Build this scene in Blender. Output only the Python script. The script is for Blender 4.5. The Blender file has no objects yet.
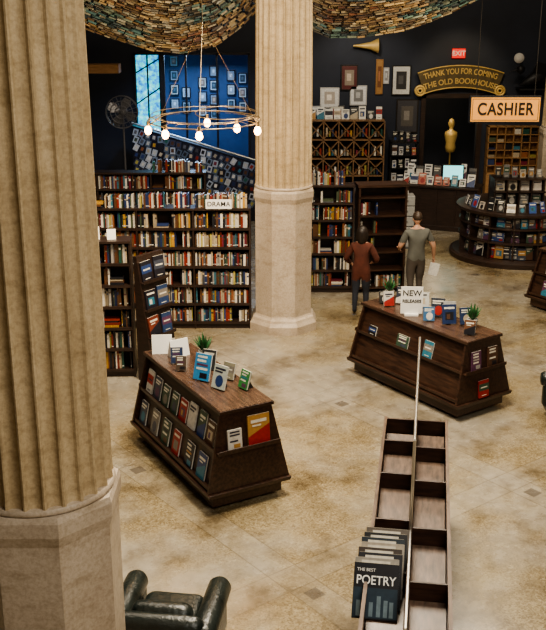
import bpy, bmesh, math, random
from mathutils import Matrix, Vector, Euler
random.seed(7)
R=random.random
def U(a,b): return a+(b-a)*random.random()
S=bpy.context.scene
COL=S.collection
S.view_settings.look='AgX - Medium High Contrast'
S.view_settings.exposure=0.38
# ------------------------------------------------------------------ materials
def new_mat(name):
    m=bpy.data.materials.new(name); m.use_nodes=True
    nt=m.node_tree; b=nt.nodes['Principled BSDF']
    return m,nt,b
def ramp(nt,fac,stops):
    r=nt.nodes.new('ShaderNodeValToRGB')
    el=r.color_ramp.elements
    while len(el)<len(stops): el.new(.5)
    for e,(p,c) in zip(el,stops):
        e.position=p; e.color=(c[0],c[1],c[2],1)
    nt.links.new(fac,r.inputs[0]); return r.outputs[0]
def noise(nt,vec,scale,detail=4,rough=.55):
    n=nt.nodes.new('ShaderNodeTexNoise'); n.inputs['Scale'].default_value=scale
    n.inputs['Detail'].default_value=detail; n.inputs['Roughness'].default_value=rough
    if vec is not None: nt.links.new(vec,n.inputs['Vector'])
    return n.outputs['Fac']
def coords(nt,scale=(1,1,1),rot=(0,0,0)):
    tc=nt.nodes.new('ShaderNodeTexCoord'); mp=nt.nodes.new('ShaderNodeMapping')
    mp.inputs['Scale'].default_value=scale; mp.inputs['Rotation'].default_value=rot
    nt.links.new(tc.outputs['Object'],mp.inputs['Vector']); return mp.outputs[0]
def mixc(nt,f,a,b,mode='MIX'):
    n=nt.nodes.new('ShaderNodeMix'); n.data_type='RGBA'; n.blend_type=mode
    if not isinstance(f,(int,float)): nt.links.new(f,n.inputs[0])
    else: n.inputs[0].default_value=f
    for s,i in ((a,6),(b,7)):
        if isinstance(s,tuple): n.inputs[i].default_value=(s[0],s[1],s[2],1)
        else: nt.links.new(s,n.inputs[i])
    return n.outputs[2]
def bump(nt,b,h,strength=.2,dist=.01):
    n=nt.nodes.new('ShaderNodeBump'); n.inputs['Strength'].default_value=strength
    n.inputs['Distance'].default_value=dist
    nt.links.new(h,n.inputs['Height']); nt.links.new(n.outputs[0],b.inputs['Normal'])
def simple(name,c,rough=.5,metal=0,var=.12,scale=6,emit=None,es=0):
    m,nt,b=new_mat(name)
    v=noise(nt,coords(nt),scale)
    lo=tuple(x*(1-var) for x in c); hi=tuple(min(1,x*(1+var)) for x in c)
    nt.links.new(ramp(nt,v,[(.3,lo),(.7,hi)]),b.inputs['Base Color'])
    b.inputs['Roughness'].default_value=rough; b.inputs['Metallic'].default_value=metal
    if emit:
        b.inputs['Emission Color'].default_value=(*emit,1); b.inputs['Emission Strength'].default_value=es
    return m
def wood(name,dark,light,rough=.38,sc=(1.2,9,9)):
    m,nt,b=new_mat(name)
    v=noise(nt,coords(nt,sc),3.0,6,.6)
    c=ramp(nt,v,[(.3,dark),(.72,light)])
    nt.links.new(c,b.inputs['Base Color']); b.inputs['Roughness'].default_value=rough
    bump(nt,b,v,.15,.004); return m
M_WOOD=wood('dark_walnut',(.014,.007,.005),(.07,.034,.02),.36)
M_WOOD2=wood('case_wood',(.014,.008,.006),(.045,.024,.016),.45)
M_TOP=wood('worn_top_wood',(.03,.017,.012),(.12,.068,.044),.27)
M_BINW=wood('worn_bin_wood',(.045,.027,.017),(.17,.105,.068),.38,(9,1.2,9))
M_OAK=wood('light_oak',(.25,.13,.05),(.5,.29,.13),.5)
M_OAKD=wood('medium_oak',(.12,.065,.03),(.3,.17,.08),.5)
M_BLACK=simple('black_paint',(.012,.012,.014),.5)
M_METAL=simple('brushed_metal',(.62,.6,.56),.3,.9)
M_BRASS=simple('dull_brass',(.35,.28,.18),.35,.9)
M_DMETAL=simple('dark_metal',(.07,.065,.06),.4,.6)
M_WHITE=simple('white_card',(.85,.84,.8),.6,0,.04)
M_POT=simple('concrete_pot',(.38,.37,.34),.7)
M_LEAF=simple('leaf_green',(.03,.11,.035),.45,0,.5,12)
M_SKIN=simple('skin',(.55,.32,.22),.5,0,.06)
M_HAIR=simple('dark_hair',(.018,.012,.009),.5,0,.4,30)
M_HAIRM=simple('brown_hair',(.045,.028,.018),.5,0,.4,30)
M_TEE=simple('olive_grey_tee',(.11,.112,.098),.85,0,.15)
M_SWEATER=simple('rust_sweater',(.085,.024,.014),.9,0,.3)
M_JEANS=simple('dark_jeans',(.02,.024,.035),.85,0,.2)
M_KHAKI=simple('grey_brown_trousers',(.07,.058,.048),.85,0,.15)
M_SHOE=simple('shoe_leather',(.03,.025,.02),.5)
M_GOLD=simple('aged_gold',(.6,.42,.15),.45,.2)
M_SIGNBG=simple('bronze_sign_board',(.10,.075,.035),.5,.2,.3)
def leather():
    m,nt,b=new_mat('black_leather'); co=coords(nt)
    v=noise(nt,co,3,3); nt.links.new(ramp(nt,v,[(.3,(.006,.009,.008)),(.75,(.022,.03,.026))]),b.inputs['Base Color'])
    b.inputs['Roughness'].default_value=.3
    bump(nt,b,noise(nt,co,7,5,.65),.6,.03); return m
M_LEATHER=leather()
def paint(name,rough=.45):
    m,nt,b=new_mat(name)
    a=nt.nodes.new('ShaderNodeAttribute'); a.attribute_name='Col'
    v=noise(nt,coords(nt),25,3)
    w=ramp(nt,v,[(.3,(.75,.75,.75)),(.7,(1,1,1))])
    nt.links.new(mixc(nt,1.0,a.outputs['Color'],w,'MULTIPLY'),b.inputs['Base Color'])
    b.inputs['Roughness'].default_value=rough; return m
M_BOOK=paint('book_covers',.35)
def stone(name,a,b_,c_,rough=.6,streak=(5,5,.6),bs=.3):
    m,nt,b=new_mat(name)
    v=noise(nt,coords(nt,streak),1.6,8,.62); v2=noise(nt,coords(nt),38,4,.7); v3=noise(nt,coords(nt,(1,1,2.5)),4,8,.7)
    c=ramp(nt,v,[(.25,a),(.5,b_),(.75,c_)])
    w=ramp(nt,v2,[(.3,(.74,.71,.66)),(.6,(1,1,1))])
    w2=ramp(nt,v3,[(.32,(.6,.55,.45)),(.5,(1,1,1))])
    c=mixc(nt,1.0,c,w,'MULTIPLY'); c=mixc(nt,.6,c,w2,'MULTIPLY')
    nt.links.new(c,b.inputs['Base Color'])
    b.inputs['Roughness'].default_value=rough; bump(nt,b,v2,bs,.01); return m
M_SHAFT=stone('travertine_shaft',(.36,.27,.155),(.47,.365,.22),(.56,.45,.29))
M_BASE=stone('column_base_marble',(.40,.32,.24),(.49,.41,.32),(.56,.48,.39),.45,(2,2,1),.12)
def floor_mat():
    m,nt,b=new_mat('worn_terrazzo_floor'); L=nt.links
    co=coords(nt,(1,1,1),(0,0,math.radians(-38)))
    sep=nt.nodes.new('ShaderNodeSeparateXYZ'); L.new(co,sep.inputs[0])
    def M(op,a,bv=None):
        n=nt.nodes.new('ShaderNodeMath'); n.operation=op
        for i,x in enumerate((a,bv)):
            if x is None: continue
            if isinstance(x,(int,float)): n.inputs[i].default_value=x
            else: L.new(x,n.inputs[i])
        return n.outputs[0]
    def band(axis,period,off,width):
        f=M('FRACT',M('DIVIDE',M('ADD',axis,off),period)); return M('LESS_THAN',M('ABSOLUTE',M('SUBTRACT',f,.5)),width/period/2)
    x,y=sep.outputs[0],sep.outputs[1]
    PX,OX,PY,OY=3.4,-.5,3.4,1.65
    bx=band(x,PX,OX,.34); by=band(y,PY,OY,.34)
    bands=M('MULTIPLY',M('MAXIMUM',bx,by),.5)
    lx=M('SUBTRACT',band(x,PX,OX,.37),bx); ly=M('SUBTRACT',band(y,PY,OY,.37),by)
    lines=M('MULTIPLY',M('MAXIMUM',M('MAXIMUM',lx,ly),0),.45)
    sq=M('MULTIPLY',band(x,PX,OX,.16),band(y,PY,OY+.35,.16))
    v=nt.nodes.new('ShaderNodeTexVoronoi'); v.inputs['Scale'].default_value=60; L.new(co,v.inputs['Vector'])
    sp=nt.nodes.new('ShaderNodeSeparateColor'); L.new(v.outputs['Color'],sp.inputs[0])
    chips=ramp(nt,sp.outputs[0],[(.0,(.165,.125,.068)),(.3,(.23,.182,.105)),(.6,(.27,.22,.13)),(1,(.34,.285,.185))])
    mid=noise(nt,co,1.5,8,.68)
    tone=ramp(nt,mid,[(.3,(.52,.48,.43)),(.45,(.88,.86,.83)),(.68,(1.12,1.12,1.12))])
    panel=mixc(nt,1.0,chips,tone,'MULTIPLY')
    n3=noise(nt,co,6,7,.65)
    bandc=ramp(nt,n3,[(.3,(.23,.195,.14)),(.7,(.34,.30,.225))])
    bandc=mixc(nt,1.0,bandc,tone,'MULTIPLY')
    c=mixc(nt,bands,panel,bandc)
    big=noise(nt,co,.38,5,.6)
    wear=ramp(nt,big,[(.45,(0,0,0)),(.58,(.85,.85,.85))])
    c=mixc(nt,wear,c,ramp(nt,n3,[(.3,(.25,.22,.175)),(.7,(.355,.325,.265))]))
    c=mixc(nt,lines,c,(.10,.075,.045)); c=mixc(nt,M('MULTIPLY',sq,.75),c,(.09,.075,.06))
    mp=nt.nodes.new('ShaderNodeMapping'); mp.inputs['Location'].default_value=(7,3,0); L.new(co,mp.inputs['Vector'])
    st=noise(nt,mp.outputs[0],1.0,9,.68)
    c=mixc(nt,1.0,c,ramp(nt,st,[(.34,(.42,.38,.32)),(.42,(.75,.72,.68)),(.50,(1,1,1))]),'MULTIPLY')
    L.new(c,b.inputs['Base Color'])
    rr=ramp(nt,mid,[(.3,(.18,.18,.18)),(.7,(.34,.34,.34))]); L.new(rr,b.inputs['Roughness'])
    bump(nt,b,n3,.06,.005)
    return m
M_FLOOR=floor_mat()
M_NAVY=simple('navy_wall_paint',(.016,.021,.036),.65,0,.2,1.5)
M_BLUEW=simple('blue_room_paint',(.045,.085,.18),.6,0,.25,1.5)
M_WALL=simple('plaster_wall_paint',(.35,.3,.24),.8,0,.1,1)
M_CEIL=simple('ceiling_plaster',(.3,.27,.22),.9,0,.1,1)
# ------------------------------------------------------------------ mesh builder
class MB:
    def __init__(s): s.v=[];s.f=[];s.c=[];s.m=[];s.sm=[]
    def add(s,vs,fs,col=(1,1,1),mat=0,M=None,smooth=False):
        o=len(s.v)
        for p in vs:
            p=Vector(p)
            if M is not None: p=M@p
            s.v.append(tuple(p))
        for f in fs:
            s.f.append(tuple(i+o for i in f)); s.c.append(col); s.m.append(mat); s.sm.append(smooth)
    def box(s,x0,x1,y0,y1,z0,z1,col=(1,1,1),mat=0,M=None):
        vs=[(x0,y0,z0),(x1,y0,z0),(x1,y1,z0),(x0,y1,z0),(x0,y0,z1),(x1,y0,z1),(x1,y1,z1),(x0,y1,z1)]
        s.add(vs,[(0,3,2,1),(4,5,6,7),(0,1,5,4),(1,2,6,5),(2,3,7,6),(3,0,4,7)],col,mat,M)
    def hexa(s,b,t,col=(1,1,1),mat=0,M=None):
        s.add(list(b)+list(t),[(0,3,2,1),(4,5,6,7),(0,1,5,4),(1,2,6,5),(2,3,7,6),(3,0,4,7)],col,mat,M)
    def rects(s,levels,mat=0,col=(1,1,1),M=None,cx=0):
        vs=[]
        for (l,w,z) in levels: vs+=[(-l+cx,-w,z),(l+cx,-w,z),(l+cx,w,z),(-l+cx,w,z)]
        fs=[(3,2,1,0)]; n=len(levels)
        for k in range(n-1):
            for i in range(4):
                j=(i+1)%4; fs.append((4*k+i,4*k+j,4*k+4+j,4*k+4+i))
        t=4*(n-1); fs.append((t,t+1,t+2,t+3)); s.add(vs,fs,col,mat,M)
    def lathe(s,prof,n=24,col=(1,1,1),mat=0,M=None,smooth=True,rf=None):
        vs=[]
        for (r,z) in prof:
            for i in range(n):
                a=2*math.pi*i/n; k=rf(a) if rf else 1
                vs.append((r*k*math.cos(a),r*k*math.sin(a),z))
        fs=[]
        for k in range(len(prof)-1):
            for i in range(n):
                j=(i+1)%n; fs.append((k*n+i,k*n+j,(k+1)*n+j,(k+1)*n+i))
        s.add(vs,fs,col,mat,M,smooth)
        s.add(vs[:n],[tuple(reversed(range(n)))],col,mat,M); s.add(vs[-n:],[tuple(range(n))],col,mat,M)
    def tube(s,p0,p1,r,n=8,col=(1,1,1),mat=0,M=None,r2=None):
        p0=Vector(p0);p1=Vector(p1);d=(p1-p0); l=d.length
        q=d.to_track_quat('Z','Y').to_matrix().to_4x4(); q.translation=p0
        if M is not None: q=M@q
        s.lathe([(r,0),(r2 if r2 else r,l)],n,col,mat,q)
    def ring(s,R_,r,col=(1,1,1),mat=0,M=None,n=40,m=6):
        vs=[];fs=[]
        for i in range(n):
            a=2*math.pi*i/n
            for j in range(m):
                b=2*math.pi*j/m; rr=R_+r*math.cos(b); vs.append((rr*math.cos(a),rr*math.sin(a),r*math.sin(b)))
        for i in range(n):
            for j in range(m):
                i2=(i+1)%n;j2=(j+1)%m; fs.append((i*m+j,i2*m+j,i2*m+j2,i*m+j2))
        s.add(vs,fs,col,mat,M,True)
    def build(s,name,mats,parent=None,loc=(0,0,0),rz=0,bevel=0):
        me=bpy.data.meshes.new(name); me.from_pydata(s.v,[],s.f)
        for m in mats: me.materials.append(m)
        me.polygons.foreach_set('material_index',s.m); me.polygons.foreach_set('use_smooth',s.sm)
        ca=me.color_attributes.new('Col','FLOAT_COLOR','CORNER'); d=[]
        for p,c in zip(me.polygons,s.c): d+= [c[0],c[1],c[2],1.0]*p.loop_total
        ca.data.foreach_set('color',d); me.update()
        ob=bpy.data.objects.new(name,me); COL.objects.link(ob); ob.location=loc; ob.rotation_euler=(0,0,rz)
        if parent: ob.parent=parent
        if bevel:
            bv=ob.modifiers.new('bevel','BEVEL'); bv.width=bevel; bv.segments=2; bv.limit_method='ANGLE'
        return ob
def empty(name,loc=(0,0,0),rz=0):
    e=bpy.data.objects.new(name,None); COL.objects.link(e); e.location=loc; e.rotation_euler=(0,0,rz); e.empty_display_size=.1; return e
def text(name,body,size,loc,rot,mat,parent=None,ext=.004,bold=0,sx=1,align='CENTER',sp=1):
    cu=bpy.data.curves.new(name,'FONT'); cu.body=body; cu.size=size; cu.extrude=ext; cu.offset=bold; cu.space_character=sp
    cu.align_x=align; cu.align_y='CENTER'; cu.materials.append(mat)
    o=bpy.data.objects.new(name,cu); COL.objects.link(o); o.location=loc; o.rotation_euler=rot; o.scale=(sx,1,1)
    if parent: o.parent=parent
    return o
def RZ(a): return Matrix.Rotation(a,4,'Z')
def RX(a): return Matrix.Rotation(a,4,'X')
def RY(a): return Matrix.Rotation(a,4,'Y')
def T(x,y,z): return Matrix.Translation((x,y,z))
# ------------------------------------------------------------------ books
PAL=[(.75,.7,.6)]*5+[(.5,.41,.28)]*4+[(.02,.02,.025)]*4+[(.03,.05,.14)]*2+[(.28,.035,.02)]*3+[(.14,.065,.03)]*5+[(.03,.12,.09),(.06,.2,.27),(.5,.28,.05),(.32,.12,.05),(.12,.12,.13),(.35,.33,.3),(.08,.1,.06),(.45,.38,.1),(.2,.03,.05)]
def pc():
    c=random.choice(PAL); k=U(.6,1.1); return tuple(min(.85,x*k) for x in c)
def spines(mb,x0,x1,yf,z,gap,dep=.16,mat=1,fill=.95,M=None):
    x=x0+.01
    hb=U(.72,.9)
    while x<x1-.03:
        r=R()
        if r>fill: x+=U(.04,.15); hb=U(.7,.9); continue
        if r<.02 and x<x1-.26:
            zz=z
            for k in range(random.randint(2,4)):
                t=U(.02,.04)
                if zz+t>z+gap*.8: break
                c=pc(); mb.box(x,x+U(.19,.24),yf+U(0,.02),yf+dep,zz,zz+t,c,mat,M); zz+=t
            x+=.26; continue
        t=U(.014,.042); h=min(gap-.02,(hb+U(-.1,.1))*gap); c=pc(); y=yf+U(0,.03)
        if x+t>x1-.005: break
        mb.box(x,x+t-.001,y,yf+dep,z,z+h,c,mat,M)
        if R()<.6:
            b=z+h*U(.55,.8); c2=pc(); mb.box(x+.002,x+t-.003,y-.0015,y,b,b+h*U(.05,.16),c2,mat,M)
        if R()<.3:
            b=z+h*.1; mb.box(x+.002,x+t-.003,y-.0015,y,b,b+h*.06,(.7,.7,.65),mat,M)
        x+=t
CPAL=[(.03,.06,.18),(.35,.03,.025),(.65,.62,.56),(.015,.015,.02),(.02,.02,.03),(.04,.18,.26),(.45,.25,.08),(.05,.09,.06),(.12,.05,.1),(.06,.07,.1),(.1,.05,.03),(.22,.2,.17)]
def cover(mb,M,w,h,t=.025,mat=1,base=None):
    """face-out book: cover faces -Y, bottom at z=0, centred on x, back plane y=0"""
    c=base or random.choice(CPAL)
    mb.box(-w/2,w/2,-t,0,0,h,c,mat,M)
    mb.box(-w/2+.003,w/2+.0015,-t*.8,-t*.2,.003,h+.001,(.8,.78,.7),mat,M)
    lum=sum(c)/3; ink=(.75,.72,.62) if lum<.35 else (.03,.03,.05)
    e=-t-.0012
    def pcc(): 
        q=random.choice(CPAL+[(.5,.42,.3),(.4,.38,.35)]); return q
    k=random.randint(0,4)
    if k==0:
        mb.box(-w*.38,w*.38,e,-t,h*.76,h*.86,ink,mat,M); mb.box(-w*.3,w*.3,e,-t,h*.2,h*.6,pcc(),mat,M); mb.box(-w*.2,w*.05,e-.001,-t,h*.25,h*.5,pcc(),mat,M)
    elif k==1:
        mb.box(-w/2,w/2,e,-t,h*.4,h*.8,pcc(),mat,M); mb.box(-w*.34,w*.34,e-.001,-t,h*.55,h*.62,ink,mat,M); mb.box(-w*.25,w*.25,e,-t,h*.1,h*.14,ink,mat,M)
    elif k==2:
        mb.box(-w*.4,w*.4,e,-t,h*.8,h*.88,ink,mat,M); mb.box(-w*.4,w*.2,e,-t,h*.68,h*.75,ink,mat,M)
        a=[(w*.3*math.cos(i*math.pi/6)+w*.05,e,h*.33+w*.36*math.sin(i*math.pi/6)) for i in range(12)]
        mb.add(a,[tuple(range(12))],pcc(),mat,M)
    elif k==3:
        mb.add([(-w/2,e,0),(w/2,e,0),(w/2,e,h*.65),(-w/2,e,h*.3)],[(0,1,2,3)],pcc(),mat,M); mb.box(-w*.36,w*.36,e-.001,-t,h*.74,h*.84,ink,mat,M)
        mb.box(-w*.3,w*.1,e-.001,-t,h*.62,h*.67,ink,mat,M)
    else:
        for q in range(4): mb.box(-w*.36,w*.36-U(0,.2)*w,e,-t,h*(.84-.15*q),h*(.92-.15*q),ink if q!=2 else pcc(),mat,M)
        mb.box(-w*.1,w*.36,e,-t,h*.08,h*.28,pcc(),mat,M)
def bookcase(name,loc,rz,L,Hh,nsh,dep=.32,topbooks=True,fill=.95,div=None):
    root=empty(name,loc,rz)
    a=MB(); t=.03
    n=div or max(1,round(L/.95)); w=L/n
    for i in range(n+1): a.box(i*w-t/2,i*w+t/2,0,dep,0,Hh,(1,1,1),0)
    a.box(-.02,L+.02,-.015,dep,Hh,Hh+.035); a.box(0,L,.03,dep,0,.1)
    a.box(0,L,dep-.015,dep,.1,Hh)
    g=(Hh-.1)/nsh
    for k in range(nsh): 
        a.box(0,L,.0,dep-.01,.1+k*g,.1+k*g+.025)
        a.box(0,L,-.008,.0,.1+k*g-.01,.1+k*g+.035)
    a.build('frame',[M_WOOD2],root)
    b=MB()
    for k in range(nsh):
        for i in range(n):
            spines(b,i*w+t/2,(i+1)*w-t/2,.035,.127+k*g,g-.03,mat=0,fill=fill)
    if topbooks:
        for i in range(n):
            if R()<.9: spines(b,i*w+.03,(i+1)*w-.03,.04,Hh+.036,.27,mat=0,fill=.93)
    b.build('books',[M_BOOK],root)
    return root
# ------------------------------------------------------------------ room
def slab(name,x0,x1,y0,y1,z0,z1,mat):
    a=MB(); a.box(x0,x1,y0,y1,z0,z1); return a.build(name,[mat])
slab('floor',-9,9.5,-3,30,-.1,0,M_FLOOR)
slab('wall_left',-9.2,-9,-3,30,0,9,M_NAVY)
slab('wall_right',9.5,9.7,-3,30,0,9,M_WALL)
slab('wall_front',-9.2,9.7,-3.2,-3,0,9,M_WALL)
slab('ceiling',-9.2,9.7,-3.2,30.2,9,9.2,M_CEIL)
# back wall: doorway (X 4.05..5.45, h 0..2.95) and wide interior opening to the blue-lit room
wb=MB(); wb.box(-9,-3.62,27,27.2,0,9); wb.box(-.62,4.05,27,27.2,0,9); wb.box(-3.62,-.62,27,27.2,0,.9); wb.box(-3.62,-.62,27,27.2,4.1,9)
wb.box(5.45,9.5,27,27.2,0,9); wb.box(4.05,5.45,27,27.2,2.95,9)
wb.build('wall_back',[M_NAVY])
slab('wall_corridor',2.5,7,29.6,29.8,0,3.4,M_NAVY)
a=MB(); a.box(-4.2,0,29.3,29.4,.8,4.4); a.box(-4.3,-4.2,27.2,29.4,.8,4.4); a.box(0,.1,27.2,29.4,.8,4.4); a.box(-4.3,.1,27.2,29.4,4.3,4.4); a.box(-4.3,.1,27.2,29.4,.8,.9)
a.build('wall_blue_room',[M_BLUEW])
tr=MB()
tr.box(3.93,4.05,26.93,27,0,3.05); tr.box(5.45,5.57,26.93,27,0,3.05); tr.box(3.93,5.57,26.93,27,2.95,3.07)
tr.build('trim_1',[M_WOOD2])
tr=MB()
for x in (-3.66,-2.98,-2.9,-2.32,-1.5,-.66): tr.box(x,x+.05,26.95,27.05,.9,4.1)
tr.box(-3.66,-.6,26.95,27.05,4.06,4.12); tr.box(-3.66,-.6,26.95,27.05,.88,.94); tr.box(-3.0,-2.9,26.96,27.04,.9,4.1)
tr.build('trim_3',[M_BLACK])
slab('baseboard_back',-9,3.9,26.95,27,0,.2,M_BLACK)
# ------------------------------------------------------------------ columns
def column(name,x,y,rz=0):
    root=empty(name,(x,y,0),rz)
    NF=24
    def rf(a):
        k=(a/(2*math.pi)*NF)%1.0
        d=abs(k-.5)*2
        return 1-.088*max(0,(1-(d/.84)**2))**.5 if d<.84 else 1
    a=MB(); prof=[(.488,2.54),(.48,2.62),(.474,4),(.462,5.5),(.44,9)]
    a.lathe(prof,NF*12,(1,1,1),0,None,False,rf); a.build('fluted_shaft',[M_SHAFT],root)
    c=MB()
    c.lathe([(.48,2.50),(.494,2.505),(.499,2.52),(.494,2.535),(.488,2.545)],48)
    o=math.pi/8; MM=RZ(o); k=1/math.cos(o)
    c.lathe([(.535*k,0),(.58*k,0),(.58*k,.14),(.545*k,.2),(.53*k,.24),(.495*k,.27),(.482*k,.3),(.482*k,2.28),(.49*k,2.31),(.504*k,2.36),(.504*k,2.46),(.49*k,2.50)],8,(1,1,1),0,MM,False)
    c.build('octagonal_base',[M_BASE],root)
column('fluted_column',-1.575,6.13)
column('fluted_column',.18,16.9)
column('fluted_column',7.05,24.6)
# ------------------------------------------------------------------ display tables
def display_table(name,cx,cy,rz,H,up,lo,endup,endlo):
    root=empty(name,(cx,cy,0),rz)
    a=MB(); zm=.27+(H-.3)*.5
    a.rects([(1.12,.45,.05),(1.12,.45,.24)]); a.rects([(1.2,.53,.20),(1.21,.54,.25)])
    z0,z1=.25,H-.04; L0,L1,W0,W1=1.17,1.09,.50,.30
    a.rects([(L0-.03,W0-.05,z0),(L1-.03,W1-.04,z1)])
    for sx in (-1,1):
        xo0,xo1=sx*L0,sx*L1; xi0,xi1=sx*(L0-.035),sx*(L1-.035)
        lo_,hi_=[(min(xo0,xi0),max(xo0,xi0)),(min(xo1,xi1),max(xo1,xi1))]
        a.hexa([(lo_[0],-W0-.03,z0),(lo_[1],-W0-.03,z0),(lo_[1],W0+.03,z0),(lo_[0],W0+.03,z0)],
               [(hi_[0],-W1-.03,z1),(hi_[1],-W1-.03,z1),(hi_[1],W1+.03,z1),(hi_[0],W1+.03,z1)])
    a.rects([(1.13,.345,H-.045),(1.13,.345,H-.005)])
    th=math.atan2(W0-W1,z1-z0); te=math.atan2(L0-L1,z1-z0)
    def wy(z): return W0-.05+(W1-.04-W0+.05)*(z-z0)/(z1-z0)
    def lx(z): return L0+(L1-L0)*(z-z0)/(z1-z0)
    for s in (-1,1):
        for z in (zm,.29):
            y=wy(z); 
            y0,y1=sorted((s*(y+.055),s*(y-.01)))
            a.box(-lx(z)+.03,lx(z)-.03,y0,y1,z-.02,z)
            y0,y1=sorted((s*(y+.055),s*(y+.065)))
            a.box(-lx(z)+.03,lx(z)-.03,y0,y1,z-.02,z+.025)
        z=zm; x0,x1=sorted((s*(lx(z)-.01),s*(lx(z)+.055))); a.box(x0,x1,-.40,.40,z-.02,z)
        x0,x1=sorted((s*(lx(z)+.055),s*(lx(z)+.065))); a.box(x0,x1,-.40,.40,z-.02,z+.03)
    for sx in (-1,1):
        for sy in (-1,1): a.lathe([(.035,0),(.035,.05)],12,(1,1,1),0,T(sx*1.0,sy*.34,0))
    a.build('carcass',[M_WOOD],root,bevel=.004)
    t=MB(); t.rects([(1.12,.335,H-.007),(1.12,.335,H)]); t.build('top_board',[M_TOP],root)
    b=MB()
    def place(xs,z,side=-1):
        for (x,w,h) in xs:
            M=T(x,side*(wy(z)+.004),z+.001)@(RZ(0) if side<0 else RZ(math.pi))@RX(-th); cover(b,M,w,h,.025,0)
    def endp(ys,z):
        for (y,w,h) in ys:
            M=T(lx(z)+.004,y,z+.001)@RZ(math.pi/2)@RX(-te); cover(b,M,w,h,.025,0)
    place(up,zm); place(lo,.29); endp(endup,zm); endp(endlo,.27)
    place([(x,.16,.23) for x in (-.8,-.4,.1,.6)],zm,1)
    b.build('face_out_books',[M_BOOK],root)
    return root
def row(x0,x1,n,w=(.15,.19),h=(.22,.28)): 
    return [(x0+(x1-x0)*i/max(1,n-1)+U(-.02,.02),U(*w),U(*h)) for i in range(n)]
T1=(-.84,11.40,math.radians(-60.8),1.22); T2=(2.28,13.93,math.radians(-54.9),1.13); T3=(5.85,17.3,math.radians(-54.9),1.13)
display_table('book_display_table',*T1,up=row(-.9,.9,8,(.17,.2),(.26,.31)),lo=row(-.95,.8,6,(.19,.23),(.28,.34)),endup=[(-.17,.18,.24),(.14,.28,.36)],endlo=[])
display_table('book_display_table',*T2,up=[(-.82,.16,.14),(-.15,.24,.18),(.38,.18,.24)],lo=[],endup=[(-.16,.18,.27),(.16,.19,.28)],endlo=[(-.02,.19,.25)])
display_table('book_display_table',*T3,up=row(-.8,.8,4),lo=row(-.8,.8,4),endup=[(0,.2,.25)],endlo=[])
def tl(tb,x,y,z=None):
    c,s=math.cos(tb[2]),math.sin(tb[2]); return (tb[0]+c*x-s*y,tb[1]+s*x+c*y,(tb[3]+.001) if z is None else z)
def plant(tb,x,y,k=1.0):
    root=empty('potted_succulent',tl(tb,x,y),0)
    a=MB(); a.lathe([(.04*k,0),(.06*k,.10*k),(.062*k,.115*k),(.052*k,.115*k),(.05*k,.1*k)],20); a.build('pot',[M_POT],root)
    b=MB()
    for i in range(20):
        an=i*2.4; tilt=.12+.033*i; L=U(.14,.21)*k
        M=T(0,0,.1*k)@RZ(an)@RY(tilt)
        w=.018*k
        vs=[(0,-w*.7,0),(0,w*.7,0),(.01,w,L*.45),(.01,-w,L*.45),(.0,0,L),(-.012*k,0,0),(-.008*k,0,L*.45)]
        b.add(vs,[(0,1,2,3),(3,2,4),(1,5,6,2),(5,0,3,6),(2,6,4),(6,3,4)],(1,1,1),0,M)
    b.build('leaves',[M_LEAF],root)
plant(T1,-.42,.2,1.25); plant(T2,-1.0,.12,1.2); plant(T2,.74,.14,1.25)
def standing(name,tb,x,y,w,h,ang,base=None,lean=.25):
    b=MB(); M0=T(0,0,.03*math.sin(lean)+.001)@RX(-lean); cover(b,M0,w,h,.03,0,base)
    b.hexa([(-.03,.0,0.001),(.03,.0,0.001),(.03,.12,0.001),(-.03,.12,0.001)],[(-.02,.03,h*.6),(.02,.03,h*.6),(.02,.05,h*.6),(-.02,.05,h*.6)],(.02,.02,.02),0)
    return b.build(name,[M_BOOK],None,tl(tb,x,y),ang)
for (x,y,w,h,g) in ((-.97,-.14,.26,.24,.1),(-.76,.0,.26,.22,.6)):
    b=MB(); b.hexa([(-w/2,-.06,0),(w/2,-.06,0),(w/2,.06,0),(-w/2,.06,0)],[(-w/2,-.005,h),(w/2,-.005,h),(w/2,.005,h),(-w/2,.005,h)])
    b.build('tent_card',[M_WHITE],None,tl(T1,x,y),g)
for (x,y,w,h,g,c,ln) in ((.18,-.12,.22,.32,-.5,(.05,.25,.5),.3),(.52,-.06,.2,.28,-.7,(.5,.55,.5),.3),(-.12,.12,.18,.24,-.4,(.05,.05,.05),.25),(.66,.2,.16,.22,-.9,(.05,.25,.07),.3),
   (-.5,-.14,.15,.2,.1,(.03,.05,.12),.25),(.3,.18,.16,.2,-.6,(.3,.28,.2),.3),(-.24,-.2,.13,.18,0,(.1,.07,.05),.25)):
    standing('display_book',T1,x,y,w,h,g,c,ln)
sg=empty('new_releases_sign',tl(T2,-.2,-.16),math.radians(-3))
b=MB(); b.box(-.16,.16,-.012,.0,.03,.44); b.box(-.1,.1,-.05,.05,0,.03); b.build('board',[M_WHITE],sg)
for i,w in enumerate(('NEW','RELEASES')): text('lettering_%d'%(i+1),w,.12 if i==0 else .066,(0,-.015,.34-.12*i),(math.pi/2,0,0),M_BLACK,sg,.001,.0015)
for (x,y,w,h,g,c) in ((-.7,.1,.17,.25,-.4,(.04,.05,.07)),(-.72,-.14,.16,.22,.2,(.6,.58,.54)),(-.48,.12,.17,.24,.0,(.3,.1,.06)),(.08,.1,.2,.27,-.2,(.03,.04,.06)),(.27,.15,.18,.26,-.1,(.4,.4,.38)),(.42,.0,.2,.28,.1,(.02,.04,.12)),(.57,.18,.17,.24,.2,(.03,.05,.12)),(-.42,.2,.3,.22,.0,(.6,.6,.56)),(.15,-.14,.16,.2,-.1,(.05,.15,.3)),(-.88,-.1,.14,.18,.3,(.05,.05,.05)),(.92,-.1,.15,.2,-.3,(.15,.07,.04))):
    standing('display_book',T2,x,y,w,h,g,c)
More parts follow.
